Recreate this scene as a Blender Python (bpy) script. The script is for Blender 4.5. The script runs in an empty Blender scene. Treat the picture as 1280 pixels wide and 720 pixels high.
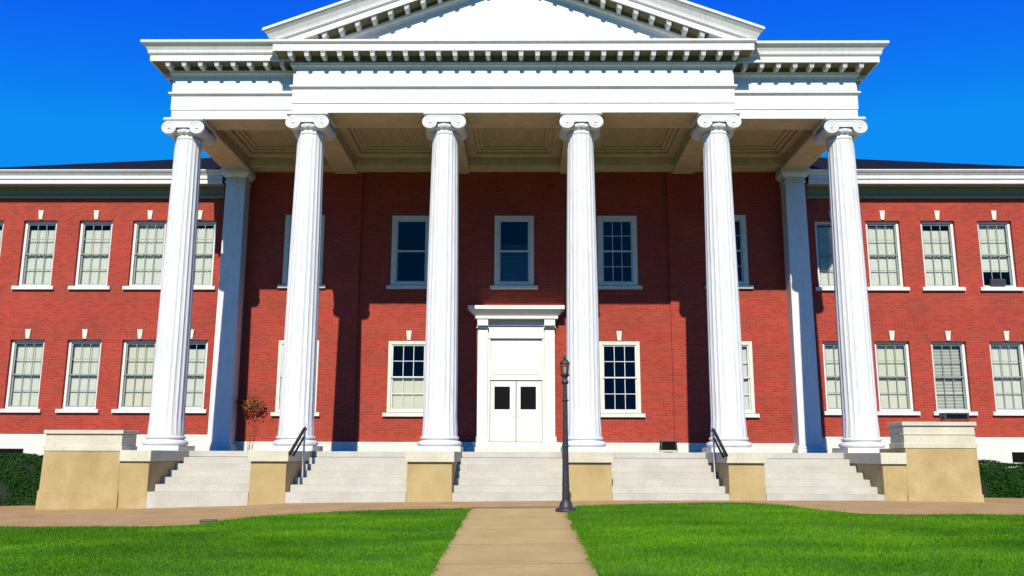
import bpy, bmesh, math, random
import numpy as np
from mathutils import Vector, Matrix
random.seed(7); rng = np.random.default_rng(7)
scene = bpy.context.scene
COL = scene.collection
R = math.radians

# ------------------------------------------------------------------ tagging
def tag(o, label=None, cat=None, group=None, kind=None):
    if label: o['label'] = label
    if cat: o['category'] = cat
    if group: o['group'] = group
    if kind: o['kind'] = kind
    return o
def empty(name, loc=(0, 0, 0)):
    o = bpy.data.objects.new(name, None); COL.objects.link(o); o.location = loc
    o.empty_display_size = .3
    return o

# ------------------------------------------------------------------ mesh builder
class MB:
    def __init__(s): s.v = []; s.f = []; s.sm = []
    def add(s, vs, fs, smooth=False):
        b = len(s.v); s.v += [tuple(p) for p in vs]
        s.f += [tuple(i + b for i in f) for f in fs]; s.sm += [smooth] * len(fs)
        return s
    def box(s, x0, x1, y0, y1, z0, z1):
        s.add([(x0,y0,z0),(x1,y0,z0),(x1,y1,z0),(x0,y1,z0),(x0,y0,z1),(x1,y0,z1),(x1,y1,z1),(x0,y1,z1)],
              [(0,3,2,1),(4,5,6,7),(0,1,5,4),(1,2,6,5),(2,3,7,6),(3,0,4,7)]); return s
    def taperbox(s, a, b, z0, z1):
        (x0,x1,y0,y1),(X0,X1,Y0,Y1) = a, b
        s.add([(x0,y0,z0),(x1,y0,z0),(x1,y1,z0),(x0,y1,z0),(X0,Y0,z1),(X1,Y0,z1),(X1,Y1,z1),(X0,Y1,z1)],
              [(0,3,2,1),(4,5,6,7),(0,1,5,4),(1,2,6,5),(2,3,7,6),(3,0,4,7)]); return s
    def quad(s, a, b, c, d): s.add([a,b,c,d],[(0,1,2,3)]); return s
    def lathe(s, prof, cx=0, cy=0, n=48, smooth=True, caps=True):
        vs = []; fs = []
        for r, z in prof:
            for k in range(n):
                a = 2*math.pi*k/n; vs.append((cx+r*math.cos(a), cy+r*math.sin(a), z))
        m = len(prof)
        for j in range(m-1):
            for k in range(n):
                k2 = (k+1) % n; fs.append((j*n+k, j*n+k2, (j+1)*n+k2, (j+1)*n+k))
        s.add(vs, fs, smooth)
        if caps:
            s.add(vs[:n], [tuple(reversed(range(n)))]); s.add(vs[-n:], [tuple(range(n))])
        return s
    def tube(s, pts, r, n=10, caps=True):
        pts = [Vector(p) for p in pts]; rs = r if isinstance(r, (list, tuple)) else [r]*len(pts)
        vs = []; fs = []
        for i, p in enumerate(pts):
            t = (pts[min(i+1, len(pts)-1)] - pts[max(i-1, 0)]).normalized()
            u = t.orthogonal().normalized() if abs(t.z) > .95 else t.cross(Vector((0,0,1))).normalized()
            w = t.cross(u)
            for k in range(n):
                a = 2*math.pi*k/n; vs.append(p + (u*math.cos(a) + w*math.sin(a))*rs[i])
        for j in range(len(pts)-1):
            for k in range(n):
                k2 = (k+1) % n; fs.append((j*n+k, j*n+k2, (j+1)*n+k2, (j+1)*n+k))
        s.add(vs, fs, True)
        if caps: s.add(vs[:n], [tuple(reversed(range(n)))]); s.add(vs[-n:], [tuple(range(n))])
        return s
    def mesh(s, name, mat):
        me = bpy.data.meshes.new(name); me.from_pydata(s.v, [], s.f); me.materials.append(mat)
        me.polygons.foreach_set('use_smooth', s.sm)
        bm = bmesh.new(); bm.from_mesh(me); bmesh.ops.recalc_face_normals(bm, faces=bm.faces); bm.to_mesh(me); bm.free()
        me.update(); return me
    def build(s, name, mat, parent=None, bevel=0, weld=False):
        me = s.mesh(name, mat)
        if weld:
            bm = bmesh.new(); bm.from_mesh(me); bmesh.ops.remove_doubles(bm, verts=bm.verts, dist=1e-4)
            bmesh.ops.recalc_face_normals(bm, faces=bm.faces); bm.to_mesh(me); bm.free()
        o = bpy.data.objects.new(name, me); COL.objects.link(o)
        if parent: o.parent = parent
        if bevel:
            m = o.modifiers.new('bevel', 'BEVEL'); m.width = bevel; m.segments = 2; m.limit_method = 'ANGLE'
        return o

# ------------------------------------------------------------------ materials
class NT:
    def __init__(s, name):
        s.m = bpy.data.materials.new(name); s.m.use_nodes = True
        s.t = s.m.node_tree; s.n = s.t.nodes; s.l = s.t.links
        s.b = s.n['Principled BSDF']; s.out = s.n['Material Output']
        s.pos = s.n.new('ShaderNodeNewGeometry').outputs['Position']
    def L(s, a, b): s.l.new(a, b)
    def noise(s, scale, detail=4, vec=None, rough=.55, mul=None):
        n = s.n.new('ShaderNodeTexNoise'); n.inputs['Scale'].default_value = scale
        n.inputs['Detail'].default_value = detail; n.inputs['Roughness'].default_value = rough
        v = vec or s.pos
        if mul:
            mp = s.n.new('ShaderNodeMapping'); mp.inputs['Scale'].default_value = mul; s.L(v, mp.inputs[0]); v = mp.outputs[0]
        s.L(v, n.inputs['Vector']); return n.outputs[0]
    def ramp(s, f, stops):
        r = s.n.new('ShaderNodeValToRGB'); e = r.color_ramp.elements
        while len(e) < len(stops): e.new(.5)
        for el, (p, c) in zip(e, stops):
            el.position = p; el.color = (*c, 1) if len(c) == 3 else c
        s.L(f, r.inputs[0]); return r.outputs[0]
    def mix(s, f, a, b, mode='MIX'):
        m = s.n.new('ShaderNodeMix'); m.data_type = 'RGBA'; m.blend_type = mode
        for i, x in ((0, f), (6, a), (7, b)):
            if hasattr(x, 'is_linked') or isinstance(x, bpy.types.NodeSocket): s.L(x, m.inputs[i])
            else: m.inputs[i].default_value = x if i == 0 else (*x, 1)
        return m.outputs[2]
    def math(s, op, a, b=None):
        m = s.n.new('ShaderNodeMath'); m.operation = op
        for i, x in ((0, a), (1, b)):
            if x is None: continue
            if isinstance(x, bpy.types.NodeSocket): s.L(x, m.inputs[i])
            else: m.inputs[i].default_value = x
        return m.outputs[0]
    def bump(s, h, strength=.3, dist=.01):
        b = s.n.new('ShaderNodeBump'); b.inputs['Strength'].default_value = strength; b.inputs['Distance'].default_value = dist
        s.L(h, b.inputs['Height']); s.L(b.outputs[0], s.b.inputs['Normal'])
    def rough(s, r): s.b.inputs['Roughness'].default_value = r
    def col(s, c):
        if isinstance(c, bpy.types.NodeSocket): s.L(c, s.b.inputs['Base Color'])
        else: s.b.inputs['Base Color'].default_value = (*c, 1)
    def done(s): return s.m
def simple(name, c, rough=.6, var=.12, scale=6, metal=0, bump=0):
    t = NT(name); d = tuple(x*(1-var) for x in c); e = tuple(min(1, x*(1+var*.6)) for x in c)
    t.col(t.ramp(t.noise(scale, 6), [(.3, d), (.7, e)])); t.rough(rough); t.b.inputs['Metallic'].default_value = metal
    if bump: t.bump(t.noise(scale*10, 4), bump, .01)
    return t.done()

def white_paint():
    t = NT('white_paint')
    a = t.ramp(t.noise(1.3, 6, mul=(1, 1, .35)), [(.25, (.66, .655, .64)), (.6, (.725, .725, .71))])
    g = t.ramp(t.noise(9, 5, mul=(1, 1, .25)), [(.3, (.78, .76, .70)), (.52, (1, 1, 1))])
    t.col(t.mix(.55, a, g, 'MULTIPLY')); t.rough(.55); t.bump(t.noise(40, 4), .08, .01); return t.done()
def brick(name, soldier=False):
    t = NT(name)
    sp = t.n.new('ShaderNodeSeparateXYZ'); t.L(t.pos, sp.inputs[0])
    xy = t.math('ADD', sp.outputs[0], sp.outputs[1]); cb = t.n.new('ShaderNodeCombineXYZ')
    if soldier: t.L(sp.outputs[2], cb.inputs[0]); t.L(xy, cb.inputs[1])
    else: t.L(xy, cb.inputs[0]); t.L(sp.outputs[2], cb.inputs[1])
    b = t.n.new('ShaderNodeTexBrick'); t.L(cb.outputs[0], b.inputs['Vector'])
    b.inputs['Scale'].default_value = 1; b.inputs['Brick Width'].default_value = .22; b.inputs['Row Height'].default_value = .075
    b.inputs['Mortar Size'].default_value = .008; b.inputs['Mortar Smooth'].default_value = .3; b.inputs['Bias'].default_value = -.15
    b.inputs['Color1'].default_value = (.40, .038, .017, 1); b.inputs['Color2'].default_value = (.26, .022, .011, 1)
    b.inputs['Mortar'].default_value = (.36, .095, .055, 1)
    w = t.ramp(t.noise(.55, 5), [(.3, (.84, .80, .80)), (.7, (1.1, 1.04, 1.02))])
    c = t.mix(1, b.outputs['Color'], w, 'MULTIPLY')
    sp2 = t.ramp(t.noise(19, 3, vec=cb.outputs[0], mul=(.6, 1.8, 1)), [(.62, (0, 0, 0)), (.74, (1, 1, 1))])
    c = t.mix(t.math('MULTIPLY', sp2, .22), c, (.38, .11, .075))
    st = t.ramp(t.noise(2.2, 4, mul=(1.6, 1.6, .12)), [(.52, (0, 0, 0)), (.78, (1, 1, 1))])
    c = t.mix(t.math('MULTIPLY', st, .16), c, (.19, .03, .024))
    t.col(c); t.rough(.85)
    iv = t.math('SUBTRACT', 1.0, b.outputs['Fac']); t.bump(t.math('ADD', iv, t.math('MULTIPLY', t.noise(60, 3), .4)), .5, .006)
    return t.done()
def stone(name, base, dark, stain=None, joint=None):
    t = NT(name)
    c = t.ramp(t.noise(1.6, 7), [(.28, dark), (.68, base)])
    f = t.ramp(t.noise(22, 5), [(.3, (.88, .88, .88)), (.7, (1.05, 1.05, 1.05))])
    c = t.mix(1, c, f, 'MULTIPLY')
    if stain:
        s_ = t.ramp(t.noise(.9, 6, mul=(1.2, 1.2, .8)), [(.5, (0, 0, 0)), (.72, (1, 1, 1))])
        c = t.mix(t.math('MULTIPLY', s_, .55), c, stain)
    if joint:
        # shallow slab joints every `joint` metres along y
        sp = t.n.new('ShaderNodeSeparateXYZ'); t.L(t.pos, sp.inputs[0])
        m = t.math('PINGPONG', sp.outputs[1], joint/2); g = t.math('LESS_THAN', m, .016)
        c = t.mix(t.math('MULTIPLY', g, .85), c, tuple(x*.35 for x in dark))
    t.col(c); t.rough(.8); t.bump(t.noise(55, 5), .25, .008); return t.done()
def glass_mat():
    t = NT('window_glass'); n = t.n
    tr = n.new('ShaderNodeBsdfTransparent'); gl = n.new('ShaderNodeBsdfGlossy'); gl.inputs['Roughness'].default_value = .02
    tr.inputs[0].default_value = (.95, .97, .97, 1)
    fr = n.new('ShaderNodeFresnel'); fr.inputs[0].default_value = 1.45
    mx = n.new('ShaderNodeMixShader'); t.L(fr.outputs[0], mx.inputs[0]); t.L(tr.outputs[0], mx.inputs[1]); t.L(gl.outputs[0], mx.inputs[2])
    t.L(mx.outputs[0], t.out.inputs[0]); n.remove(t.b); return t.m
def lawn_mat():
    t = NT('lawn_turf')
    a = t.ramp(t.noise(.45, 4, mul=(1, 2.2, 1)), [(.3, (.035, .13, .002)), (.7, (.075, .24, .004))])
    b = t.ramp(t.noise(30, 5), [(.3, (.55, .6, .5)), (.7, (1.15, 1.1, 1))])
    t.col(t.mix(1, a, b, 'MULTIPLY')); t.rough(.9); t.bump(t.noise(60, 4), .8, .03); return t.done()
def blade_mat(name, lo, hi, scale, lo2=.6):
    t = NT(name)
    a = t.ramp(t.noise(scale, 5, mul=(1, 2.0, 1)), [(.3, lo), (.7, hi)])
    b = t.ramp(t.noise(14, 3), [(.3, (lo2, lo2, lo2)), (.7, (1.2, 1.15, 1))])
    c = t.mix(1, a, b, 'MULTIPLY')
    c = t.mix(1, c, t.ramp(t.noise(.23, 3, mul=(1, 1.8, 1)), [(.35, (.66, .68, .7)), (.6, (1.08, 1.05, 1))]), 'MULTIPLY')
    if name == 'grass_blades':
        d = t.ramp(t.noise(1.9, 6, rough=.7), [(.62, (0, 0, 0)), (.74, (1, 1, 1))]); c = t.mix(t.math('MULTIPLY', d, .4), c, (.17, .20, .03))
    t.col(c); t.rough(.65)
    t.b.inputs['Specular IOR Level'].default_value = .1
    return t.done()
def curtain_mat(name, c):
    t = NT(name); t.col(c); t.rough(.9); t.b.inputs['Specular IOR Level'].default_value = .1; return t.done()

M = dict(
    white=white_paint(), brick=brick('red_brick'), soldier=brick('red_brick_soldier_course', True),
    ceiling=simple('porch_ceiling_paint', (.62, .49, .29), .7, .15, 3),
    trim=simple('cream_trim', (.70, .68, .57), .6, .08, 5),
    sand=stone('sandstone', (.49, .37, .165), (.39, .28, .11), (.30, .20, .055)),
    cap=stone('pale_cap_stone', (.64, .60, .46), (.52, .47, .34)),
    steps=stone('step_stone', (.54, .51, .43), (.46, .43, .355), (.37, .34, .27)),
    base=stone('base_course_stone', (.78, .76, .67), (.67, .645, .56)),
    plaza=stone('plaza_concrete', (.46, .295, .125), (.37, .225, .09), (.30, .18, .068), 2.4),
    path=stone('path_concrete', (.53, .37, .15), (.44, .30, .112), (.38, .25, .09), 1.83),
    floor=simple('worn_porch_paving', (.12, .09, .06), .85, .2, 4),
    soffit_shade=simple('olive_cornice_shade', (.17, .155, .075), .8, .3, 9),  # shade under the cornices put into a dark olive colour
    frieze=simple('grey_green_shade_tone', (.24, .28, .21), .7, .1, 5),  # pale eave boards in shade, the shade put into an even grey-green
    roof=simple('dark_shingles', (.012, .012, .018), .9, .3, 8),
    glass=glass_mat(), curtain=curtain_mat('pale_curtain', (.60, .62, .54)), sashgrey=simple('shaded_sash', (.27, .30, .27), .6, .1, 8), curtain2=curtain_mat('cream_roller_blind', (.60, .60, .48)),  # sashgrey: shade on the wing sash bars put into their colour
    blind=curtain_mat('blue_grey_blind', (.16, .24, .27)),
    dark=simple('dark_interior', (.03, .03, .032), .9), iron=simple('black_iron', (.02, .018, .022), .45, .3, 20, .3),
    lampiron=simple('grey_lamp_iron', (.042, .036, .042), .5, .25, 12, .2), pale=simple('galvanised_post', (.55, .54, .5), .5, .1, 10),
    lawn=lawn_mat(), grass=blade_mat('grass_blades', (.048, .19, .002), (.13, .34, .004), .55),
    soil=simple('soil', (.16, .11, .06), .95, .3, 3), hedgeleaf=blade_mat('hedge_leaves', (.012, .06, .008), (.03, .12, .012), 1.5, .45),
    hedgecore=simple('hedge_twigs', (.012, .02, .008), .95, .3, 10), dryleaf=blade_mat('dry_leaves', (.13, .055, .02), (.27, .13, .05), 6),
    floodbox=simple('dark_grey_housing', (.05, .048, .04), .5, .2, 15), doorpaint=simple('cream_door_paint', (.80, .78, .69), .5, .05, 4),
    doorglass=simple('dark_door_glass', (.008, .006, .006), .3), field=simple('far_grass', (.03, .09, .012), .95, .3, .2),
)

M['doorglass'].node_tree.nodes['Principled BSDF'].inputs['Specular IOR Level'].default_value = .12
M['roof'].node_tree.nodes['Principled BSDF'].inputs['Specular IOR Level'].default_value = .05
# ------------------------------------------------------------------ ground heights
XS = [-40,-16,-13,-11.6,-9,-6.5,-5.5,-2.5,0,2.5,9,13,40]
ZS = [-1.75,-1.56,-1.5,-1.46,-1.42,-1.34,-1.28,-1.24,-1.21,-1.18,-1.16,-1.2,-1.35]
def g(x, y):
    z = np.interp(x, XS, ZS); d = np.maximum(0, -4.3 - y); return z - .037*d*d/(d+1.2)
def drape(name, xs, ylo, yhi, off, mat, ny=40, skirt=.08, **kw):
    """sheet over the ground: for each x a run of points between ylo(x) and yhi(x)"""
    vs = []; fs = []; n = ny+1
    for x in xs:
        a, b = ylo(x), yhi(x)
        for j in range(n):
            y = a + (b-a)*j/ny; vs.append((x, y, float(g(x, y)) + off))
    for i in range(len(xs)-1):
        for j in range(ny): fs.append((i*n+j, (i+1)*n+j, (i+1)*n+j+1, i*n+j+1))
    for i in range(len(xs)-1):          # front and back skirts
        for j in (0, ny):
            a, b = vs[i*n+j], vs[(i+1)*n+j]; k = len(vs)
            vs += [(a[0],a[1],a[2]-skirt), (b[0],b[1],b[2]-skirt)]; fs.append((i*n+j, (i+1)*n+j, k+1, k))
    for i in (0, len(xs)-1):
        for j in range(ny):
            a, b = vs[i*n+j], vs[i*n+j+1]; k = len(vs)
            vs += [(a[0],a[1],a[2]-skirt), (b[0],b[1],b[2]-skirt)]; fs.append((i*n+j, i*n+j+1, k+1, k))
    m = MB(); m.add(vs, fs, True); return tag(m.build(name, mat), kind='structure', **kw)

# wide ground sheet reaching the horizon
axx = [-900,-300,-100,-60] + [x*1.0 for x in range(-40, 41)] + [60,100,300,900]
axy = [-900,-300,-100,-60] + [y*1.0 for y in range(-40, 31)] + [60,100,300,900]
m = MB(); vs = []
for x in axx:
    for y in axy:
        vs.append((x, y, float(g(x, max(y, -45))) - .09))
ny_ = len(axy)
m.add(vs, [(i*ny_+j, (i+1)*ny_+j, (i+1)*ny_+j+1, i*ny_+j+1) for i in range(len(axx)-1) for j in range(ny_-1)], True)
tag(m.build('ground', M['field']), kind='structure')
LE = [(-40,-7.0),(-14,-7.1),(-9.8,-7.3),(-8.4,-7.56),(-7.2,-7.85),(-5.75,-8.15),(-5.5,-7.79),(-5.18,-7.12),(-4.84,-6.68),(-3.56,-5.94),(-2.27,-5.6),(-.75,-5.45)]
RE = [(1.28,-5.7),(1.55,-5.03),(2.93,-4.64),(4.49,-4.2),(5.4,-4.25),(5.95,-4.8),(6.35,-5.9),(6.95,-6.9),(8.0,-7.05),(10.2,-6.85),(14,-6.7),(40,-6.5)]
def edge(E): 
    a, b = zip(*E); return lambda x: float(np.interp(x, a, b))
le, re = edge(LE), edge(RE)
def frange(a, b, s): n = max(1, int(round((b-a)/s))); return [a+(b-a)*i/n for i in range(n+1)]
drape('plaza', frange(-40, 40, .5), lambda x: -9.0 if not -1.3 < x < 1.6 else -5.2, lambda x: 6.0, -.012, M['plaza'], 30)
drape('path', frange(-.83, 1.21, .25), lambda x: -45., lambda x: -5.05, 0, M['path'], 90)
drape('lawn', frange(-40, -.82, .35), lambda x: -45., le, .012, M['lawn'], 70)
drape('lawn', frange(1.20, 40, .35), lambda x: -45., re, .012, M['lawn'], 70)

def grass(N):
    Y = rng.uniform(-15.2, -4.1, N*2); X = rng.uniform(-15, 15.5, N*2)
    keep = (np.abs(X-.45) < .66*(Y+24.5)+1.2)
    lx, ly = zip(*LE); rx, ry = zip(*RE)
    inl = (X < -.81 + .035*np.sin(Y*4.1+np.sin(Y*9))+.03*np.sin(Y*23)) & (Y < np.interp(X, lx, ly)+.02*np.sin(X*17))
    inr = (X > 1.18 + .035*np.sin(Y*3.7+1+np.sin(Y*8))+.03*np.sin(Y*21)) & (Y < np.interp(X, rx, ry)+.02*np.sin(X*19))
    pk = rng.uniform(0, 1, N*2) < np.clip(1.35-(Y+15)/14, .45, 1)
    k = keep & (inl | inr) & pk; X = X[k]; Y = Y[k]; n = len(X)
    Z = g(X, Y) + .008
    patch = .5+.5*np.sin(X*1.7+np.sin(Y*1.3)*2)*np.sin(Y*2.3+X*.6)
    h = rng.uniform(.022, .045, n)*(.8+.4*patch); a = rng.uniform(0, 2*np.pi, n); w = rng.uniform(.004, .007, n)
    lean = rng.uniform(.1, .7, n)*h; la = rng.uniform(0, 2*np.pi, n)
    V = np.empty((n, 3, 3))
    V[:,0] = np.c_[X-w*np.cos(a), Y-w*np.sin(a), Z]; V[:,1] = np.c_[X+w*np.cos(a), Y+w*np.sin(a), Z]
    V[:,2] = np.c_[X+lean*np.cos(la), Y+lean*np.sin(la), Z+h]
    me = bpy.data.meshes.new('grass'); me.vertices.add(n*3); me.vertices.foreach_set('co', V.ravel())
    me.loops.add(n*3); me.loops.foreach_set('vertex_index', np.arange(n*3)); me.polygons.add(n)
    me.polygons.foreach_set('loop_start', np.arange(0, n*3, 3)); me.update(calc_edges=True); me.materials.append(M['grass'])
    o = bpy.data.objects.new('grass', me); COL.objects.link(o)
    return tag(o, 'short bright green mown grass blades on both lawns beside the path', 'grass', kind='stuff')
grass(420000)

# ------------------------------------------------------------------ the building
B = empty('public_building', (0, 5.4, -.03))
tag(B, 'red brick building with six tall white columns, a pediment and two long windowed wings', 'building')
B.location = (0, 0, 0)
FZ = -.03           # porch floor level
YW, YG = 5.4, 5.5   # porch wall face, wing wall face

def wall(m, x0, x1, z0, z1, y, th, holes, rev=None):
    xs = sorted({x0, x1, *[h[0] for h in holes], *[h[1] for h in holes]}); zs = sorted({z0, z1, *[h[2] for h in holes], *[h[3] for h in holes]})
    def inh(x, z): return any(h[0] < x < h[1] and h[2] < z < h[3] for h in holes)
    for i in range(len(xs)-1):
        for j in range(len(zs)-1):
            if inh((xs[i]+xs[i+1])/2, (zs[j]+zs[j+1])/2): continue
            a, b, c, d = xs[i], xs[i+1], zs[j], zs[j+1]
            m.quad((a,y,c),(b,y,c),(b,y,d),(a,y,d)); m.quad((a,y+th,c),(a,y+th,d),(b,y+th,d),(b,y+th,c))
    for a, b, c, d in holes:
        m.quad((a,y,c),(a,y+th,c),(a,y+th,d),(a,y,d)); m.quad((b,y,c),(b,y,d),(b,y+th,d),(b,y+th,c))
        m.quad((a,y,c),(b,y,c),(b,y+th,c),(a,y+th,c)); m.quad((a,y,d),(a,y+th,d),(b,y+th,d),(b,y,d))
    m.quad((x0,y,z0),(x0,y,z1),(x0,y+th,z1),(x0,y+th,z0)); m.quad((x1,y,z0),(x1,y+th,z0),(x1,y+th,z1),(x1,y,z1))
    m.quad((x0,y,z1),(x1,y,z1),(x1,y+th,z1),(x0,y+th,z1)); m.quad((x0,y,z0),(x0,y+th,z0),(x1,y+th,z0),(x1,y,z0))

wx = [11.3, 13.1, 15.04, 17.05, 18.98, 20.95, 22.9, 24.9]
UPW, LOW = (5.72, 8.12), (1.40, 3.80)
HW = .60
for sx in (-1, 1):
    holes = []
    for X in wx:
        for a, b in (UPW, LOW): holes.append((sx*X-HW, sx*X+HW, a, b))
    m = MB(); x0, x1 = sorted((sx*10.42, sx*30)); wall(m, x0, x1, .53, 9.3, YG, .35, holes)
    # end wall and back wall
    m.box(*sorted((sx*29.65, sx*30)), YG+.352, 18, .53, 9.3); m.box(x0, x1, 18.002, 18.3, -1.7, 9.3)
    m.build('brick_wall', M['brick'], B)
    m = MB(); m.box(x0, x1, YG-.06, YG+.36, -1.8, .46); m.taperbox((x0, x1, YG-.06, YG+.34), (x0, x1, YG-.01, YG+.34), .462, .53)
    m.box(*sorted((sx*29.6, sx*30.03)), YG+.37, 18, -1.8, .52)
    bc = m.build('base_course', M['base'], B)
    # basement windows showing as dark openings in the base
    for X in ([-17.25, -21.0] if sx < 0 else [17.3, 21.0]):
        w_ = MB(); w_.box(X-.5, X+.5, YG-.075, YG-.062, -.30, .04); w_.build('basement_window', M['doorglass'], bc)
    # eaves : frieze board and underside with their shade in the colour, fascia gutter
    m = MB(); e0, e1 = sorted((sx*10.36, sx*30.6))
    m.box(e0, e1, YG-.05, YG+.2, 8.97, 9.33)
    m.box(e0, e1, YG-.13, YG-.052, 8.93, 9.0)
    m.box(e0, e1, 4.95, YG+.3, 9.332, 9.39)
    m.build('eave_frieze', M['frieze'], B)
    m = MB()
    m.box(e0, e1, 4.86, 4.948, 9.30, 9.46); m.box(e0, e1, 4.82, 4.948, 9.465, 9.60)
    m.taperbox((e0, e1, 4.80, 4.95), (e0, e1, 4.70, 4.95), 9.605, 9.73); m.box(e0, e1, 4.69, 4.95, 9.733, 9.77)
    m.build('gutter', M['white'], B)
    m = MB()
    y0, z0, yr, zr = 4.74, 9.75, 12.0, 12.35
    A = [(sx*10.3, y0, z0), (sx*31, y0, z0), (sx*24, yr, zr-.07), (sx*10.3, yr, zr+.58), (sx*10.3, 19, z0), (sx*31, 19, z0)]
    m.add(A + [(a, b, c-.08) for a, b, c in A], [(0,1,2,3), (3,2,5,4), (1,5,2), (6,7,8,9), (9,8,11,10), (7,11,8), (0,1,7,6), (0,3,9,6), (1,5,11,7), (4,5,11,10), (3,4,10,9)])
    m.build('roof', M['roof'], B)

# porch back wall: outer bays proud, middle bay recessed
pw_up = [(-7.45, 0), (-3.65, 0), (0, 0), (3.65, 0), (7.5, 0)]
PUP, PLO = (5.74, 8.27), (1.30, 3.76)
PH = .70
mid = 5.46
for name, x0, x1, y in (('a', -10.42, -mid, YW-.10), ('b', -mid, mid, YW), ('c', mid, 10.42, YW-.10)):
    holes = []
    for X, _ in pw_up:
        if x0 < X < x1:
            holes.append((X-PH, X+PH, *PUP))
            if X: holes.append((X-PH, X+PH, *PLO))
    if name == 'b': holes.append((-1.25, 1.41, .31, 4.6))
    m = MB(); wall(m, x0, x1, .31, 9.9, y, .45, holes); m.build('brick_wall', M['brick'], B)
m = MB(); m.box(-10.42, -1.41, YW-.17, YW+.4, FZ-.2, .305); m.box(1.57, 10.42, YW-.17, YW+.4, FZ-.2, .305)
m.build('base_course', M['base'], B)
# rear part of the main block: closes the building so that rooms are dark
m = MB(); m.box(-10.4, 10.4, 18.002, 18.3, -1.7, 10.2); m.build('rear_wall', M['brick'], B)
m = MB(); m.box(-30, 30, 5.95, 18, 4.55, 4.85); m.box(-30, 30, 5.95, 18, -.2, .05); m.box(-30, 30, 5.95, 18, 9.0, 9.12)
for X in (-10.41, 10.41): m.box(X-.1, X+.1, 5.96, 18, .06, 4.54); m.box(X-.1, X+.1, 5.96, 18, 4.86, 8.99)
m.box(-29.6, 29.6, 9.5, 9.7, .06, 4.54); m.box(-29.6, 29.6, 9.5, 9.7, 4.86, 8.99)
m.build('interior_partitions', M['dark'], B)

# ---- windows (prototype data, real parts)
def window(X, yw, z0, z1, hw, casing, sillw, cover=None, grid=(3, 4), key=True, covz=None, proud=0, sash_open=0, soldier=True, name='window'):
    yf = yw - proud          # front of casing
    dep = .11 if not proud else 0
    y = yf + dep
    f = MB(); c = casing
    f.box(X-hw, X-hw+c, y, y+.14, z0, z1); f.box(X+hw-c, X+hw, y, y+.14, z0, z1)
    f.box(X-hw+c, X+hw-c, y+.002, y+.14, z1-c, z1-.001)
    f.box(X-hw+c, X+hw-c, y+.002, y+.14, z0+.001, z0+c*.7)
    F = f.build(name, M['white'] if not proud else M['trim'], B, bevel=.006)
    gx0, gx1, gz0, gz1 = X-hw+c, X+hw-c, z0+c*.7, z1-c
    # sashes
    s = MB(); zm = (gz0+gz1)/2; b = .045; ys = y+.07
    nx, nz = grid
    for k, (a, d, yy) in enumerate(((zm-.02, gz1, ys-.03), (gz0, zm+.02, ys+.012))):
        s.box(gx0, gx0+b, yy, yy+.035, a, d); s.box(gx1-b, gx1, yy, yy+.035, a, d)
        s.box(gx0+b, gx1-b, yy+.001, yy+.034, a, a+b); s.box(gx0+b, gx1-b, yy+.001, yy+.034, d-b, d)
        if nx > 1:
            for i in range(1, nx):
                xx = gx0+b+(gx1-gx0-2*b)*i/nx; s.box(xx-.011, xx+.011, yy+.004, yy+.03, a+b, d-b)
        h = nz//2
        for j in range(1, h):
            zz = a+b+(d-a-2*b)*j/h; s.box(gx0+b, gx1-b, yy+.006, yy+.028, zz-.011, zz+.011)
    s.build('sash', M['white'] if proud else M['sashgrey'], F)
    q = MB()
    for yy, a, d in ((ys-.013, zm, gz1-.01), (ys+.03, gz0+.01, zm)): q.quad((gx0+.01, yy, a), (gx1-.01, yy, a), (gx1-.01, yy, d), (gx0+.01, yy, d))
    q.build('glass', M['glass'], F)
    sl = MB(); zt = z0; sl.taperbox((X-sillw, X+sillw, yw-.10, y+.1), (X-sillw, X+sillw, yw-.09, y+.1), zt-.14, zt-.015)
    sl.box(X-hw+.001, X+hw-.001, yw+.001, y+.1, zt-.016, zt+.004)
    sl.build('sill', M['white'] if not proud else M['base'], F, bevel=.008)
    if key:
        k = MB(); k.taperbox((X-.06, X+.06, yw-.045, yw+.02), (X-.095, X+.095, yw-.06, yw+.02), z1+.03, z1+.36)
        k.build('keystone', M['base'], F, bevel=.006)
    if soldier:
        h = MB(); h.taperbox((X-hw-.02, X+hw+.02, yw-.006, yw+.01), (X-hw-.12, X+hw+.12, yw-.006, yw+.01), z1+.002, z1+.25)
        h.build('brick_flat_arch', M['soldier'], F)
    if cover:
        cz0, cz1 = covz or (gz0-.02, gz1+.02)
        n = 60 if cover != 'blindslats' else 2; v = []; fs = []
        yc = y+.17
        ph = random.uniform(0, 6)
        if cover in ('curtain', 'blind', 'roller'):
            amp = .007 if cover == 'curtain' else 0.0
            for i in range(n+1):
                t_ = i/n; xx = gx0-.05+(gx1-gx0+.1)*t_
                yy = yc + amp*math.sin(t_*44+ph) + amp*.6*math.sin(t_*23+ph*2)
                v += [(xx, yy, cz0), (xx, yy+ (.01*math.sin(i) if amp else 0), cz1)]
            fs = [(2*i, 2*i+2, 2*i+3, 2*i+1) for i in range(n)]
            cm = MB(); cm.add(v, fs, True)
            cm.build('curtain' if cover == 'curtain' else 'roller_blind', M['curtain'] if cover == 'curtain' else M['curtain2'], F)
        else:
            cm = MB(); zz = cz0
            while zz < cz1:
                cm.add([(gx0, yc, zz), (gx1, yc, zz), (gx1, yc+.035, zz+.04), (gx0, yc+.035, zz+.04)], [(0,1,2,3)]); zz += .05
            cm.build('venetian_blind', M['blind'] if proud else M['curtain'], F)
    return F

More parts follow.
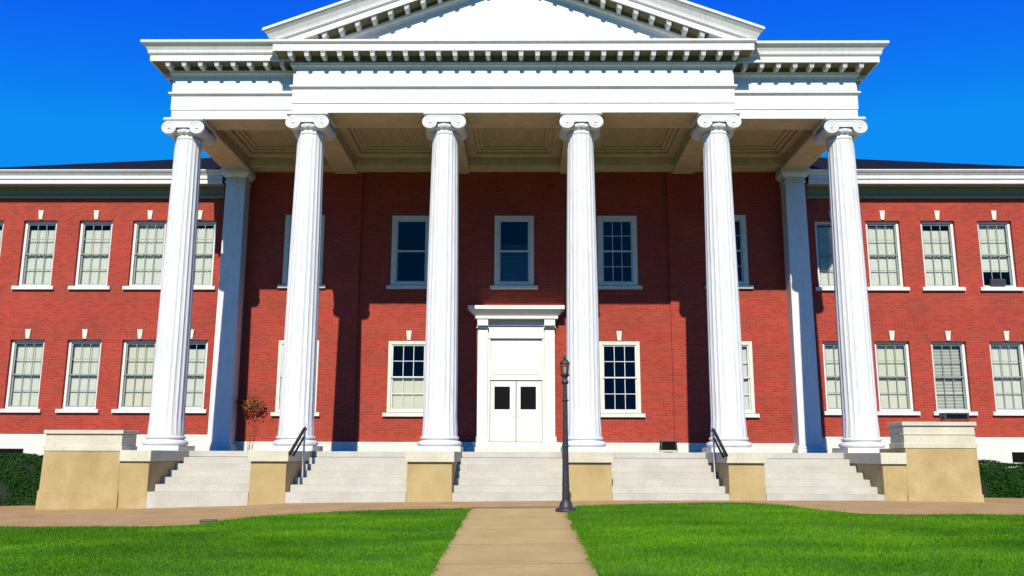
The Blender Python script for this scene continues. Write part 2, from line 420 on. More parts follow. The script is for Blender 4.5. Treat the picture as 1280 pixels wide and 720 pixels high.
for sx in (-1, 1):
    for i, X in enumerate(wx):
        for lv, (a, b) in enumerate((UPW, LOW)):
            cov, cz = 'curtain', None
            cz = (a, b - random.choice((.10, .16, .22, .30, .12)))
            if sx > 0 and lv == 0 and i == 3: cz = (a+.6, b)
            if sx > 0 and lv == 1 and i == 2: cov, cz = 'blind_v', (a+.05, b-.1)
            if lv == 1 and i % 3 == 1: cov = 'roller'
            if lv == 0 and i % 4 == 2: cz = (a+.1, b-.30)
            F = window(sx*X, YG, a, b, HW, .09, .74, cov, covz=cz)
            if sx > 0 and lv == 0 and i == 3:
                ac = MB(); ac.box(X-.30, X+.22, YG+.05, YG+.165, a+.07, a+.30)
                for k in range(6): ac.box(X-.28, X+.20, YG+.04, YG+.049, a+.10+k*.032, a+.115+k*.032)
                ac.build('air_conditioner', M['floodbox'], F)
for X, _ in pw_up:
    y = YW if abs(X) < mid else YW-.10
    cov = {0: 'slats'}.get(X)
    window(X, y, *PUP, PH, .17, .84, cov, grid=(1, 2) if X <= 0 else (3, 4), key=False, proud=.035, soldier=False, covz=(5.9, 7.2) if X == 0 else None)
for X in (-7.47, -3.65, 3.68, 7.5):
    y = YW if abs(X) < mid else YW-.10
    cv = {-3.65: 'roller', -7.47: 'curtain', 7.5: 'curtain'}.get(X)
    X0 = {-7.47: -7.45, 3.68: 3.65}.get(X, X)
    window(X0, y, *PLO, PH, .12, .83, cv, covz=(1.3, 2.55) if X == -3.65 else None, proud=.03, soldier=True)

# ---- doorway
DX = .08
m = MB()
yf = YW-.14
for s in (-1, 1):
    m.box(*sorted((DX+s*1.33, DX+s*.98)), yf, YW+.2, .31, 4.20)                    # pilaster shafts
    m.box(*sorted((DX+s*1.37, DX+s*.94)), yf-.04, YW+.2, .311, .50)
    m.box(*sorted((DX+s*1.37, DX+s*.95)), yf-.05, YW+.2, 4.203, 4.27)
    m.box(*sorted((DX+s*1.34, DX+s*.97)), yf-.18, YW+.2, 4.273, 4.50)                # brackets
    m.box(*sorted((DX+s*.978, DX+s*.90)), YW-.02, YW+.2, .31, 3.86)
m.box(DX-1.30, DX+1.30, yf+.03, YW+.2, 4.30, 4.501)                                   # frieze
m.box(DX-.976, DX+.976, YW-.04, YW+.2, 3.862, 4.29)
m.box(DX-1.44, DX+1.44, yf-.22, YW+.2, 4.505, 4.62)
m.taperbox((DX-1.46, DX+1.46, yf-.24, YW+.2), (DX-1.62, DX+1.62, yf-.42, YW+.2), 4.622, 4.80)
m.box(DX-1.66, DX+1.66, yf-.46, YW+.2, 4.802, 4.93)
m.box(DX-.898, DX+.898, YW+.06, YW+.12, 2.50, 3.86)                                   # plain panel over the doors
m.box(DX-.898, DX+.898, YW+.03, YW+.2, 2.42, 2.497)
m.box(DX-.80, DX+.80, YW+.045, YW+.059, 2.62, 3.74)
SD = m.build('door_surround', M['doorpaint'], B, bevel=.008)
m = MB(); m.box(DX-1.62, DX+1.70, YW-.75, YW+.2, FZ-.1, .14); m.box(DX-1.48, DX+1.48, YW-.42, YW+.2, .142, .309)
m.build('threshold_step', M['base'], B, bevel=.01)
for s in (-1, 1):
    x0, x1 = sorted((DX+s*.012, DX+s*.885)); yd = YW+.08
    m = MB(); wx0, wx1 = x0+.18, x1-.18
    if s < 0: wx0, wx1 = x0+.14, x1-.20
    else: wx0, wx1 = x0+.14, x1-.20
    m.box(x0, wx0, yd, yd+.05, .33, 2.41); m.box(wx1, x1, yd, yd+.05, .33, 2.41)
    m.box(wx0, wx1, yd, yd+.05, 2.20, 2.41); m.box(wx0, wx1, yd, yd+.05, .33, 1.42)
    m.box(wx0+.03, wx1-.03, yd-.012, yd-.001, .50, 1.22)
    d = m.build('door', M['doorpaint'], B, bevel=.004)
    q = MB(); q.box(wx0, wx1, yd+.02, yd+.03, 1.42, 2.20); q.build('door_pane', M['doorglass'], d)
    q = MB(); hx = DX+s*.075; q.tube([(hx, yd-.002, 1.12), (hx, yd-.05, 1.12), (hx, yd-.05, 1.30), (hx, yd-.002, 1.30)], .011, 8); q.build('handle', M['pale'], d)

# ---- porch floor and stairs
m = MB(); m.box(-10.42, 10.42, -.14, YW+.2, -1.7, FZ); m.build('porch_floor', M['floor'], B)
peds = [(-6.47, -5.56), (-2.57, -1.44), (1.43, 2.51), (5.38, 6.28)]
fl = [(-8.99, -6.47), (-5.56, -2.57), (-1.44, 1.43), (2.51, 5.38), (6.28, 9.17)]
for a, b in fl:
    m = MB(); n = 7; zb = -1.2; rz = (FZ-zb)/n; tr = .41
    bot = float(min(g(a, -2.6), g(b, -2.6)))-.12
    for k in range(n-1+1):
        y0 = -2.6 + k*tr; z1 = zb + rz*(k+1) - (.002 if k == n-1 else 0)
        y1 = -.138 if k < n-1 else -.139
        if k == n-1: break
        m.box(a+.003, b-.003, y0, y0+tr+.02 if k < n-2 else -.141, (bot if k == 0 else z1-rz-.06), z1)
    m.box(a+.003, b-.003, -.165, .22, FZ-.15, FZ+.003); m.box(a+.003, b-.003, -.150, -.1405, zb, FZ-.152)
    m.build('staircase', M['steps'], B, bevel=.014)
for a, b in peds:
    m = MB(); m.taperbox((a, b, -2.6, .9), (a+.01, b-.01, -2.585, .9), -1.5, -.29); p = m.build('pedestal', M['sand'], B, bevel=.01)
    m = MB(); m.box(a-.05, b+.05, -2.66, 1.0, -.288, -.022); m.build('cap_stone', M['cap'], p, bevel=.012)
for s, xin, xo, ztop, zb_ in ((-1, 8.99, 11.66, .47, -.02), (1, 9.17, 11.52, .74, .12)):
    xm = 9.73 if s < 0 else 9.76
    m = MB(); x0, x1 = sorted((s*xm, s*xo)); m.taperbox((x0-.03, x1+.03, -2.63, -1.0), (x0, x1, -2.6, -1.0), -1.7, zb_-.03)
    m.taperbox((x0-.045, x1+.045, -2.66, -.99), (x0-.035, x1+.035, -2.65, -.99), -1.7, -1.02)
    x0, x1 = sorted((s*xin, s*(xm-.001))); m.box(x0, x1, -2.598, 1.3, -1.7, -.30)
    x0, x1 = sorted((s*(xm+.001), s*xo)); m.box(x0, x1, -.998, 1.3, -1.7, -.302)
    p = m.build('end_pedestal', M['sand'], B, bevel=.01)
    x0, x1 = sorted((s*(xin-.05), s*(xm-.003))); m = MB(); m.box(x0, x1, -2.66, 1.35, -.298, -.022)
    x0, x1 = sorted((s*(xm+.001), s*(xo+.02))); m.box(x0, x1, -.99, 1.35, -.298, -.023); m.build('cap_stone', M['cap'], p, bevel=.012)
    x0, x1 = sorted((s*(xm-.0), s*xo)); m = MB(); m.box(x0, x1, -2.58, -1.75, zb_, ztop-.10); m.box(x0-.04, x1+.04, -2.63, -1.70, ztop-.098, ztop)
    m.box(x0-.03, x1+.03, -2.62, -1.72, zb_-.029, zb_+.10)
    if s > 0: m.box(x0-.02, x1+.0, -2.6, -1.73, zb_+.3, zb_+.33)
    m.build('block_course', M['cap'], p, bevel=.012)
# porch side walls
m = MB()
for s in (-1, 1):
    m.box(*sorted((s*10.42, s*10.6)), 1.3, YW+.05, -1.7, -.05)
m.build('porch_side_wall', M['base'], B)

# ---- columns
ZT = 9.78
def flute_shaft(cx, cy, r0, r1, z0, z1, nf=20, per=8, nz=18):
    n = nf*per; vs = []; fs = []
    for j in range(nz+1):
        t = j/nz; z = z0+(z1-z0)*t; r = r0+(r1-r0)*(t**1.7)
        if t < .02: r *= 1.05
        d = .030 if 0 < j < nz else .0
        for k in range(n):
            a = 2*math.pi*k/n; u = (k % per)/per; fl_ = math.sin(math.pi*u)**.6 if u > 0 else 0
            rr = r - d*fl_*(r/r0); vs.append((cx+rr*math.cos(a), cy+rr*math.sin(a), z))
    for j in range(nz):
        for k in range(n):
            k2 = (k+1) % n; fs.append((j*n+k, j*n+k2, (j+1)*n+k2, (j+1)*n+k))
    m = MB(); m.add(vs, fs, True); return m
def column_meshes():
    sh = flute_shaft(0, 0, .475, .385, .42, 9.15)
    sh.lathe([(.385,9.15),(.40,9.17),(.41,9.19),(.40,9.21),(.385,9.22),(.385,9.28)], n=48)
    ba = MB(); ba.box(-.625,.625,-.625,.625,0,.14)
    pr = [(.60,.141)]
    for k in range(9): a = -math.pi/2+math.pi*k/8; pr.append((.545+.075*math.cos(a), .215+.072*math.sin(a)))
    pr += [(.53,.295),(.505,.31),(.50,.325)]
    for k in range(7): a = -math.pi/2+math.pi*k/6; pr.append((.50+.045*math.cos(a), .37+.042*math.sin(a)))
    pr += [(.50,.415),(.485,.43)]
    ba.lathe(pr, n=56)
    ca = MB()
    # echinus
    ca.lathe([(.385,9.28),(.42,9.30),(.46,9.34),(.48,9.40),(.48,9.46)], n=48)
    for k in range(20):    # egg ornament
        a = 2*math.pi*k/20; x, y = .46*math.cos(a), .46*math.sin(a)
        ca.lathe([(.005,9.315),(.032,9.335),(.04,9.37),(.03,9.41),(.005,9.42)], x, y, 8, caps=False)
    # canalis band, abacus
    ca.box(-.42,.42,-.518,.518,9.47,9.668); ca.box(-.44,.44,-.528,-.519,9.64,9.669); ca.box(-.44,.44,.519,.528,9.64,9.669)
    ca.taperbox((-.54,.54,-.53,.53),(-.58,.58,-.56,.56),9.67,9.70); ca.box(-.585,.585,-.565,.565,9.702,9.71)
    ca.box(-.56,.56,-.53,.53,9.711,9.78)
    for s in (-1, 1):
        cx, cz = s*.40, 9.468; R0 = .202
        # bolster: waisted cylinder running front to back
        ys = [-.525,-.47,-.30,-.12,-.03,.03,.12,.30,.47,.525]; rs = [R0,R0,.175,.15,.155,.155,.15,.175,R0,R0]
        n = 40; vs = []
        for y, r in zip(ys, rs):
            for k in range(n): a = 2*math.pi*k/n; vs.append((cx+r*math.cos(a), y, cz+r*math.sin(a)))
        fs = [(j*n+k, j*n+(k+1) % n, (j+1)*n+(k+1) % n, (j+1)*n+k) for j in range(len(ys)-1) for k in range(n)]
        ca.add(vs, fs, True); ca.add(vs[:n], [tuple(range(n))]); ca.add(vs[-n:], [tuple(range(n))])
        for yy in (-.53, .53):      # raised spiral and eye
            pts = []; T = 2.6*2*math.pi
            for k in range(72):
                u = k/71; a = math.pi/2 - s*u*T*(-1); r = (R0-.016)*(1-u)**.9+.035
                pts.append((cx+r*math.cos(a), yy, cz+r*math.sin(a)))
            ca.tube(pts, [.009-.004*k/71 for k in range(72)], 6)
            e = [(cx+.04*math.cos(a_), yy+(-.02 if yy < 0 else .02), cz+.04*math.sin(a_)) for a_ in [2*math.pi*k/16 for k in range(16)]]
            f_ = [(p[0], yy, p[2]) for p in e]
            ca.add(e+f_, [tuple(range(16))]+[(k, (k+1) % 16, 16+(k+1) % 16, 16+k) for k in range(16)])
    ca.v = [(x*1.06, y, z) for x, y, z in ca.v]
    return sh.mesh('column', M['white']), ba.mesh('base', M['white']), ca.mesh('capital', M['white'])
shm, bam, cam_ = column_meshes()
for X, Y in ((-9.86,.43),(-6.03,0),(-2.01,0),(2.01,0),(6.03,0),(9.86,.43)):
    o = bpy.data.objects.new('column', shm); COL.objects.link(o); o.parent = B; o.location = (X, Y, FZ+.005); o.scale.z = (ZT-FZ-.005)/9.78
    for nm, me in (('base', bam), ('capital', cam_)):
        c = bpy.data.objects.new(nm, me); COL.objects.link(c); c.parent = o
# ---- square antae against the wall
for s in (-1, 1):
    m = MB(); x0, x1 = sorted((s*9.46, s*10.22)); y0, y1 = 4.72, YW+.2
    m.taperbox((x0, x1, y0, y1), (x0+.04, x1-.04, y0+.03, y1), .25, 9.30); A = m.build('pilaster', M['white'], B, bevel=.012)
    m = MB(); m.box(x0-.10, x1+.10, y0-.12, YW-.18, FZ, .12); m.box(x0-.06, x1+.06, y0-.07, YW-.18, .122, .21); m.box(x0-.03, x1+.03, y0-.035, y1, .212, .249); m.build('base', M['white'], A, bevel=.02)
    m = MB(); m.box(x0+.0, x1-.0, y0-.01, y1, 9.302, 9.36); m.box(x0+.03, x1-.03, y0+.02, y1, 9.362, 9.48)
    m.taperbox((x0-.02, x1+.02, y0-.03, y1), (x0-.12, x1+.12, y0-.13, y1), 9.482, 9.62); m.box(x0-.13, x1+.13, y0-.14, y1, 9.622, 9.775); m.build('capital', M['white'], A, bevel=.008)

# ---- entablatures : profile (outward offset, z) swept along a plan path with mitres
def sweep(m, path, prof, closed_prof=True):
    n = len(path); P = [Vector(p) for p in path]; nr = []
    for i in range(n-1):
        d = (P[i+1]-P[i]).normalized(); nr.append(Vector((d.y, -d.x)))
    vs = []
    for i in range(n):
        if i == 0: off = nr[0]
        elif i == n-1: off = nr[-1]
        else:
            a, b = nr[i-1], nr[i]; off = (a+b)/(1+a.dot(b))
        for o, z in prof: vs.append((P[i].x+off.x*o, P[i].y+off.y*o, z))
    k = len(prof); fs = []
    for i in range(n-1):
        for j in range(k if closed_prof else k-1): j2 = (j+1) % k; fs.append((i*k+j, i*k+j2, (i+1)*k+j2, (i+1)*k+j))
    fs += [tuple(range(k)), tuple(range((n-1)*k, n*k))]
    m.add(vs, fs)
b0 = ZT+.002
def arch_prof(top): return [(-.9, b0),(0, b0),(0,10.06),(.012,10.062),(.022,10.07),(.022,10.51),(.06,10.53),(.10,10.56),(.10,10.61),(.02,10.625),(.02,top),(-.9,top)]
cen = [(-6.5,1.0),(-6.5,-.45),(6.5,-.45),(6.5,1.0)]
outL = [(-10.3,YW+.1),(-10.3,.05),(-6.3,.05)]; outR = [(6.3,.05),(10.3,.05),(10.3,YW+.1)]
def cor_cen(z): return [(-.5,z-.36),(.02,z-.36),(.04,z-.30),(.10,z-.27),(.10,z-.25),(.12,z-.20),(.12,z-.004),(.50,z-.004),(.50,z-.012),(.53,z-.012),(.53,z+.19),(.56,z+.21),(.60,z+.25),(.60,z+.31),(-.5,z+.33)]
def cor_out(z): return [(-.5,z-.30),(.02,z-.30),(.04,z-.24),(.10,z-.21),(.10,z-.19),(.12,z-.14),(.12,z-.004),(.50,z-.004),(.50,z-.012),(.54,z-.012),(.54,z+.17),(.57,z+.19),(.60,z+.23),(.60,z+.25),(.61,z+.31),(.66,z+.40),(.74,z+.46),(.77,z+.49),(.77,z+.56),(-.5,z+.58)]
ZC, ZO = 11.5, 11.34
def modillion_mesh(h):
    m = MB();  h *= .85; m.taperbox((-.06,.06,-.33,0),(-.068,.068,-.365,0),-h,-.03); m.box(-.078,.078,-.38,.0,-.029,0)
    m.taperbox((-.028,.028,-.30,-.05),(-.045,.045,-.335,-.05),-h-.03,-h-.001)
    return m.mesh('modillion', M['white'])
mod = modillion_mesh(.16); mod2 = modillion_mesh(.15)
def put(me, parent, loc, rz=0, M4=None):
    o = bpy.data.objects.new('modillion', me); COL.objects.link(o); o.parent = parent
    if M4 is None: o.location = loc; o.rotation_euler[2] = rz
    else: o.matrix_basis = M4
    return o
m = MB(); sweep(m, cen, arch_prof(ZC-.362)); E1 = m.build('entablature', M['white'], B)
m = MB(); sweep(m, cen, cor_cen(ZC)); C1 = m.build('cornice', M['white'], B)
m = MB(); sweep(m, cen, [(.124,ZC-.19),(.124,ZC-.012),(.49,ZC-.012),(.49,ZC-.007),(.1185,ZC-.007),(.1185,ZC-.19)]); m.build('soffit_shade', M['soffit_shade'], C1)  # thin added sheet painting shade under the cornice and behind the modillions
for k in range(28): put(mod, C1, (-6.53+k*(13.06/27), -.45-.125, ZC-.0125))
ZO0 = ZO
for path, s in ((outL, -1), (outR, 1)):
    ZO = ZO0 + (.08 if s < 0 else 0)
    m = MB(); sweep(m, path, arch_prof(ZO-.302)); m.build('entablature', M['white'], B)
    m = MB(); sweep(m, path, cor_out(ZO)); Cc = m.build('cornice', M['white'], B)
    m = MB(); sweep(m, path, [(-.88,b0-.007),(-.015,b0-.007),(-.015,b0-.001),(-.88,b0-.001)]); m.build('architrave_soffit', M['ceiling'], B)
    m = MB(); sweep(m, path, [(.124,ZO-.135),(.124,ZO-.012),(.49,ZO-.012),(.49,ZO-.007),(.1185,ZO-.007),(.1185,ZO-.135)]); m.build('soffit_shade', M['soffit_shade'], Cc)
    for k in range(8): put(mod2, Cc, (s*(10.33-k*.49), .05-.125, ZO-.0125))
    for k in range(9): put(mod2, Cc, (s*(10.3+.125), .45+k*.5, ZO-.011), s*math.pi/2)
# raking cornice and tympanum
SL = .372
def rake_prof(): # (o, h) h above the rake line (top of cyma = .66)
    return [(-.3,-.30),(.02,-.30),(.04,-.24),(.10,-.20),(.12,-.14),(.12,-.004),(.50,-.004),(.50,-.012),(.54,-.012),(.54,.16),(.57,.18),(.60,.22),(.60,.25),(.62,.32),(.68,.44),(.75,.52),(.79,.55),(.79,.63),(-.3,.65)]
ZO = ZO0
zr0 = 12.08-.63
def rz(x): return zr0 + SL*(7.27-abs(x))
for s in (-1, 1):
    vs = []; pf = rake_prof(); k = len(pf)
    for end in (0, 1):
        for o, h in pf:
            x = 0 if end else s*(6.5+max(o, 0.0)); vs.append((x, -.45-o, rz(x)+h if not end else zr0+SL*7.27+h))
    fs = [(j, (j+1) % k, k+(j+1) % k, k+j) for j in range(k)]+[tuple(range(k)), tuple(range(k, 2*k))]
    # cut what would sink below the horizontal cornice
    m = MB(); m.add(vs, fs); rk = m.build('raking_cornice', M['white'], B)
    bm = bmesh.new(); bm.from_mesh(rk.data)
    bmesh.ops.bisect_plane(bm, geom=bm.verts[:]+bm.edges[:]+bm.faces[:], plane_co=(0,0,ZC+.322), plane_no=(0,0,1), clear_inner=True)
    bmesh.ops.holes_fill(bm, edges=[e for e in bm.edges if e.is_boundary]); bmesh.ops.recalc_face_normals(bm, faces=bm.faces); bm.to_mesh(rk.data); bm.free()
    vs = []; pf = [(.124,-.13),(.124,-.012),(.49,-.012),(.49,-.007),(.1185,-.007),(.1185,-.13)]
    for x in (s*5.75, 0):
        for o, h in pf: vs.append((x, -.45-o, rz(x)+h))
    m = MB(); m.add(vs, [(j, (j+1) % 6, 6+(j+1) % 6, 6+j) for j in range(6)]+[tuple(range(6)), tuple(range(6, 12))]); m.build('soffit_shade', M['soffit_shade'], rk)
    for q in range(12):
        x = s*(5.55-q*.48)
        if abs(x) < .2: continue
        sh = Matrix(((1,0,0,x),(0,1,0,-.45-.122),(-s*SL,0,1,rz(x)-.006),(0,0,0,1)))
        me = mod2.copy(); me.transform(Matrix(((1,0,0,0),(0,1,0,0),(-s*SL,0,1,0),(0,0,0,1))))
        put(me, rk, (x, -.45-.125, rz(x)-.0125))
m = MB(); zt = zr0+SL*7.27-.1
m.add([(-6.4,-.44,ZC+.1),(6.4,-.44,ZC+.1),(0,-.44,zt),(-6.4,-.2,ZC+.1),(6.4,-.2,ZC+.1),(0,-.2,zt)], [(0,1,2),(3,5,4),(0,3,4,1),(1,4,5,2),(2,5,3,0)])
m.build('tympanum', M['white'], B)
m = MB()     # portico roof
zt = zr0+SL*7.27+.6
for s in (-1, 1):
    A = [(0,-.25,zt),(s*7.3,-.25,zt-SL*7.3),(s*7.3,12,zt-SL*7.3),(0,12,zt)]
    m.add(A+[(a,b,c-.1) for a,b,c in A], [(0,1,2,3),(4,5,6,7),(0,1,5,4),(1,2,6,5),(2,3,7,6)])
m.box(-10.9,10.9,.2,12,ZO+.50,ZO+.56)
m.add([(-10.3,11.9,9.7),(10.3,11.9,9.7),(10.3,12,11.9),(-10.3,12,11.9)],[(0,1,2,3)])
m.box(-10.35,10.35,YW+.45,18.3,9.9,10.0)
m.build('roof', M['roof'], B)

# ---- coffered porch ceiling
m = MB(); ZB = 9.80
bw = .40
m.box(-10.2, 10.2, .9, YW-.02, 10.42, 10.5)
for X in (-9.86, -6.03, -2.01, 2.01, 6.03, 9.86):
    w_ = bw if abs(X) < 9 else .42
    if abs(X) < 9: m.box(X-w_, X+w_, -.30, YW-.12, ZB+.0, 10.418)
    else: m.box(*sorted((math.copysign(9.38, X), math.copysign(10.25, X))), .9, YW-.12, ZB, 10.418)
m.box(-10.2, 10.2, YW-.85, YW-.115, ZB+.06, 10.417)
m.box(-6.3, 6.3, .40, .92, ZB+.03, 10.416)
xs_ = [-9.86,-6.03,-2.01,2.01,6.03,9.86]
ceil = m.build('porch_ceiling', M['ceiling'], B)
for i in range(5):
    a, b = xs_[i]+.4, xs_[i+1]-.4; y0, y1 = .93, YW-.86
    m = MB()
    for k, (ins, z) in enumerate(((.0, 10.16), (.30, 10.26), (.42, 10.32))):
        w2 = .302 if k == 0 else .14
        m.box(a+ins, b-ins, y0+ins, y0+ins+w2, z, 10.40); m.box(a+ins, b-ins, y1-ins-w2, y1-ins, z, 10.401)
        m.box(a+ins, a+ins+w2, y0+ins+w2, y1-ins-w2, z+.001, 10.399); m.box(b-ins-w2, b-ins, y0+ins+w2, y1-ins-w2, z+.001, 10.398)
    x = a+.56; 
    while x < b-.56: m.box(x, x+.075, y0+.57, y1-.57, 10.37, 10.41); x += .09
    m.build('coffer', M['ceiling'], ceil)
# inner face of the front beam, between columns
m = MB(); m.box(-6.5, 6.5, -.449, .45, b0+.0005-.004, b0+.0); m.build('architrave_soffit', M['ceiling'], B)

# ------------------------------------------------------------------ street lamp
LX, LY = 1.19, -6.15; lz = float(g(LX, LY))
T = empty('street_lamp', (LX, LY, lz)); tag(T, 'slim dark iron lamp post with small lantern, standing at the end of the path', 'street lamp')
m = MB(); m.lathe([(.215,0),(.22,.03),(.20,.06),(.15,.075),(.135,.10),(.13,.16),(.105,.19),(.09,.22)], n=24); m.build('base', M['lampiron'], T)
m = MB(); n = 16; vs = []
hz = [.22,.9,1.6,2.2,2.60]; hr = [.078,.066,.056,.048,.042]
m.lathe([(r*1.0, z) for r, z in zip(hr, hz)], n=12, smooth=False); 
for z in (.5, 1.30, 2.25): m.lathe([(.07,z),(.082,z+.015),(.07,z+.03)], n=16, caps=False)
m.build('pole', M['lampiron'], T)
m = MB(); m.lathe([(.042,2.60),(.075,2.62),(.08,2.66),(.05,2.69),(.05,2.74),(.07,2.76),(.10,2.79),(.10,2.81)], n=16); m.build('collar', M['lampiron'], T)
m = MB()
for k in range(6):
    a = math.pi/3*k; m.tube([(.088*math.cos(a), .088*math.sin(a), 2.81), (.115*math.cos(a), .115*math.sin(a), 3.03)], .009, 6)
m.lathe([(.125,3.03),(.13,3.045),(.10,3.09),(.05,3.13),(.025,3.15),(.02,3.19),(.03,3.21),(.008,3.26),(.001,3.28)], n=6, smooth=False)
Ln = None
for mm in (m,): mm.v = [(x*.8, y*.8, z) for x, y, z in mm.v]
Ln = m.build('lantern', M['iron'], T)
m = MB(); m.lathe([(.062,2.812),(.083,3.028)], n=6, smooth=False, caps=False); m.build('lantern_glass', M['glass'], Ln)
m = MB(); m.lathe([(.02,2.812),(.035,2.85),(.03,2.95),(.005,2.97)], n=12); m.build('bulb', M['frieze'], Ln)

# ------------------------------------------------------------------ handrails on the steps
for s, lab in ((-1, 'black sloping handrail beside the second column, on the left steps'), (1, 'black sloping handrail beside the fifth column, on the right steps')):
    x = s*5.44 if s < 0 else 5.30
    T = empty('handrail', (x, -1.9, -.6)); tag(T, lab, 'handrail', 'handrails on the front steps'); T.location = (0, 0, 0)
    T.location = (x, -1.9, 0)
    yy = lambda v: v+1.9
    m = MB(); m.tube([(0,yy(-2.80),-.10),(0,yy(-1.5),.54),(0,yy(-1.42),.565),(0,yy(-1.34),.53)], .042, 10); m.tube([(0,yy(-2.45),-.14),(0,yy(-1.5),.33)], .03, 10)
    m.build('rail', M['iron'], T)
    for y, zt_ in ((-1.42, .53),):
        k = int((y+2.6)//.41); zb = -1.2 + .167*(k+1) if y > -2.6 else float(g(x, y))
        m = MB(); m.tube([(0,yy(y),zb-.02),(0,yy(y),zt_)], .028, 10); m.build('post', M['pale'] if y > -2 else M['iron'], T)

# ------------------------------------------------------------------ floodlights
def flood(x, y, z, w, d, h, lab):
    T = empty('floodlight', (x, y, z)); tag(T, lab, 'floodlight')
    m = MB(); m.taperbox((-w/2,w/2,-d/2,d/2),(-w*.54,w*.54,-d*.5,d*.6),.07,h)
    for k in range(5): m.box(-w*.5, w*.5, d*.5, d*.58, .09+k*(h-.1)/6, .10+k*(h-.1)/6)
    hd = m.build('housing', M['floodbox'], T, bevel=.012)
    m = MB(); m.box(-w*.43, w*.43, -d/2-.012, -d/2-.002, .10, h-.035); m.build('lens', M['doorglass'], T)
    m = MB(); m.box(-w*.3, w*.3, -.03, .03, 0, .02); m.box(-w*.58, -w*.55, -.02, .02, .02, h*.6); m.box(w*.55, w*.58, -.02, .02, .02, h*.6); m.box(-w*.58, w*.58, -.02, .02, .0205, .035)
    m.build('bracket', M['iron'], T)
flood(4.68, 2.0, FZ, .46, .22, .36, 'dark boxy floodlight on the porch floor in front of the brick wall')
flood(11.26, -2.15, .74, .60, .25, .24, 'low dark floodlight on top of the stone block at the right end')

# ------------------------------------------------------------------ hedges, plant
def leaf_cloud(m, n, fn, size):
    for _ in range(n):
        p, nrm = fn(); a = Vector((random.gauss(0,1), random.gauss(0,1), random.gauss(0,1))).normalized()
        d = (nrm*.9+a*.9).normalized(); u = d.orthogonal().normalized(); u = Matrix.Rotation(random.uniform(0, 6.3), 3, d) @ u; w = d.cross(u)
        s_ = size*random.uniform(.6, 1.3); p = Vector(p)
        m.add([p-u*s_*.35, p+w*s_*.5, p+u*s_*.35, p-w*s_*.5], [(0,1,2,3)])
def hedge(x0, x1, y0, y1, z0, z1, lab):
    T = empty('hedge', ((x0+x1)/2, (y0+y1)/2, z0)); tag(T, lab, 'hedge'); off = Vector(T.location)
    def H(x): return z1 + .05*math.sin(x*2.1)+.03*math.sin(x*5.3)
    m = MB(); n = 40; vs = []; 
    for i in range(n+1):
        x = x0+.1+(x1-x0-.2)*i/n; h = H(x)-.1
        ring = [(y0+.10,z0),(y0+.08,h-.15),(y0+.22,h),(y1-.22,h),(y1-.08,h-.15),(y1-.1,z0)]
        for y, z in ring: vs.append((x-off.x, y-off.y, z-off.z))
    m.add(vs, [(i*6+j, i*6+(j+1) % 6, (i+1)*6+(j+1) % 6, (i+1)*6+j) for i in range(n) for j in range(6)]+[tuple(range(6)), tuple(range(n*6, n*6+6))])
    m.build('branches', M['hedgecore'], T)
    def fn():
        r = random.random(); x = random.uniform(x0, x1); h = H(x)
        bul = .06*math.sin(x*3.3)+.05*math.sin(x*7.7+z1)
        dd = abs(random.gauss(0, .05))
        if r < .62: z = random.uniform(z0+.03, h-.05); p = (x, y0+dd-bul*.6+.05*math.sin(z*6+x*3), z); nn = Vector((0,-1,.3))
        elif r < .9: p = (x, random.uniform(y0+.06, y1-.06), h-dd*.8+random.uniform(0,.03)+bul*.4); nn = Vector((0,0,1))
        else:
            p = (random.choice((x0, x1)), random.uniform(y0, y1), random.uniform(z0, h-.05)); nn = Vector((1 if p[0] == x1 else -1,0,.2)); p = (p[0]-nn.x*dd, p[1], p[2])
        return Vector(p)-off, nn
    m = MB(); leaf_cloud(m, 26000, fn, .055); m.build('foliage', M['hedgeleaf'], T)
hedge(-19.5, -12.85, -.3, 1.0, -1.66, -.18, 'dark green clipped hedge at the left end, beside the stone end block')
hedge(12.75, 19.5, .0, 1.2, -1.32, -.28, 'green clipped hedge at the right end, below the brick wing')

T = empty('climbing_shrub', (-8.9, 5.0, FZ)); tag(T, 'small brown dried shrub against the porch brick, just left of the second column', 'shrub')
m = MB()
for k in range(4):
    a = random.uniform(-.30, .30); m.tube([(random.uniform(-.05,.05), 0, 0), (a*.4, .03, .7), (a*.8, random.uniform(-.05,.05), 1.3), (a*1.3, random.uniform(-.12,.1), random.uniform(1.6, 1.95))], [.006,.005,.004,.003], 5)
m.build('stem', M['dryleaf'], T)
m = MB()
def fn():
    while 1:
        p = Vector((random.uniform(-.5,.5), random.uniform(-.16,.18), random.uniform(-.34,.34)))
        if (p.x/.42)**2+(p.z/.28)**2 < 1+.7*math.sin(p.x*13+1)*math.sin(p.z*11)+.4*math.sin(p.x*31)*math.sin(p.z*27+2) and random.random() < .75+.5*math.sin(p.x*23)*math.sin(p.z*29): break
    return p+Vector((0,0,1.58)), Vector((0,-1,.3))
leaf_cloud(m, 380, fn, .07); m.build('foliage', M['dryleaf'], T)

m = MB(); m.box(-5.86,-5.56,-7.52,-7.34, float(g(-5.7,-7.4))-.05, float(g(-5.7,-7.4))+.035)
tag(m.build('edging_block', M['floodbox'], None, bevel=.015), 'small dark block where the left lawn meets the paved forecourt', 'stone')  # low dark block for an unidentified dark patch at the lawn edge

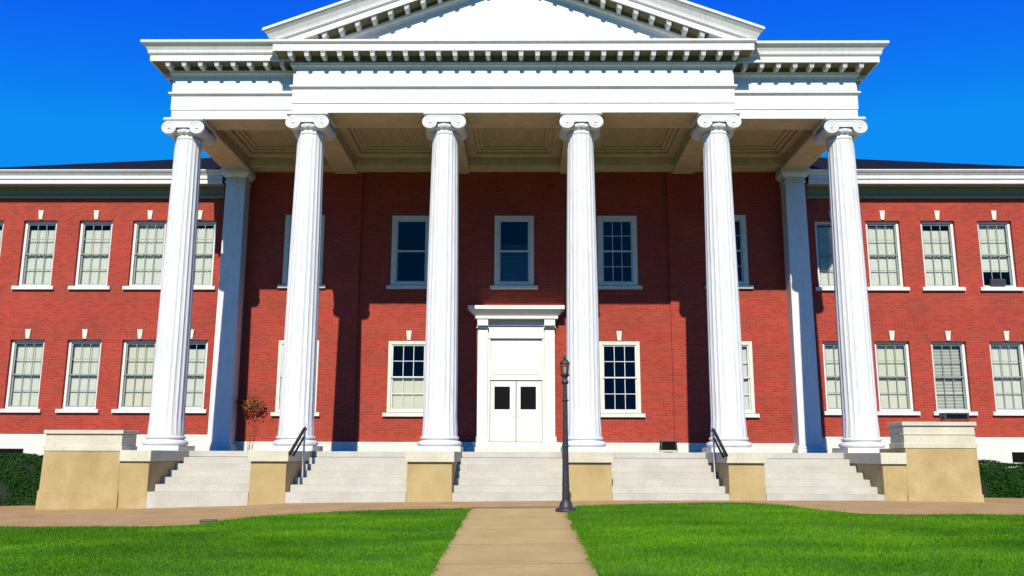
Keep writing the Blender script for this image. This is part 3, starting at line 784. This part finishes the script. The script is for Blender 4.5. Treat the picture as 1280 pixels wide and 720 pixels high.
# ------------------------------------------------------------------ light, world, camera
AZ, EL = R(3.4), R(38.8)
S = Vector((-math.sin(AZ)*math.cos(EL), -math.cos(AZ)*math.cos(EL), math.sin(EL)))
sd = bpy.data.lights.new('sun', 'SUN'); sd.energy = 4.8; sd.angle = R(.5); sd.color = (1, .94, .80)
so = bpy.data.objects.new('sun', sd); COL.objects.link(so); so.rotation_euler = S.to_track_quat('Z', 'Y').to_euler()
w = bpy.data.worlds.new('World'); scene.world = w; w.use_nodes = True; nt = w.node_tree
sk = nt.nodes.new('ShaderNodeTexSky'); sk.sky_type = 'NISHITA'; sk.sun_disc = False; sk.sun_elevation = EL; sk.sun_rotation = math.atan2(S.x, S.y)
sk.air_density = 1.0; sk.dust_density = 0.3; sk.ozone_density = 4.0; sk.altitude = 200
def vmul(c):
    n = nt.nodes.new('ShaderNodeMix'); n.data_type = 'RGBA'; n.blend_type = 'MULTIPLY'; n.inputs[0].default_value = 1; n.inputs[7].default_value = (*c, 1); return n
hs = vmul((.30, .30, .30)); gm = nt.nodes.new('ShaderNodeGamma'); gm.inputs[1].default_value = 2.4; mu = vmul((.8, 5.6, 9.5))
bg = nt.nodes['Background']; bg.inputs[1].default_value = .08
nt.links.new(sk.outputs[0], hs.inputs[6]); mn = nt.nodes.new('ShaderNodeVectorMath'); mn.operation = 'MINIMUM'; mn.inputs[1].default_value = (.30, .76, 1.0); nt.links.new(hs.outputs[2], mn.inputs[0]); nt.links.new(mn.outputs[0], gm.inputs[0]); nt.links.new(gm.outputs[0], mu.inputs[6]); nt.links.new(mu.outputs[2], bg.inputs[0])

q = dict(f=1083.34, pit=.1896, yaw=-.0120, roll=.0036)
cp, sp, cy, sy = math.cos(q['pit']), math.sin(q['pit']), math.cos(q['yaw']), math.sin(q['yaw'])
F = Vector((sy*cp, cy*cp, sp)); Rt = Vector((cy, -sy, 0)); U = Rt.cross(F)
cr, sr = math.cos(q['roll']), math.sin(q['roll']); R2 = cr*Rt+sr*U; U2 = -sr*Rt+cr*U
cd = bpy.data.cameras.new('camera'); cam = bpy.data.objects.new('camera', cd); COL.objects.link(cam)
cd.sensor_width = 36; cd.lens = q['f']*36/1280; cd.clip_start = .1; cd.clip_end = 3000
mt = Matrix((R2, U2, -F)).transposed().to_4x4(); mt.translation = Vector((.286, -24.5, -.0919)); cam.matrix_world = mt
scene.camera = cam
scene.cycles.diffuse_bounces = 1; scene.cycles.transparent_max_bounces = 16
vs_ = scene.view_settings; vs_.view_transform = 'Standard'; vs_.look = 'None'; vs_.gamma = 1; vs_.exposure = .22
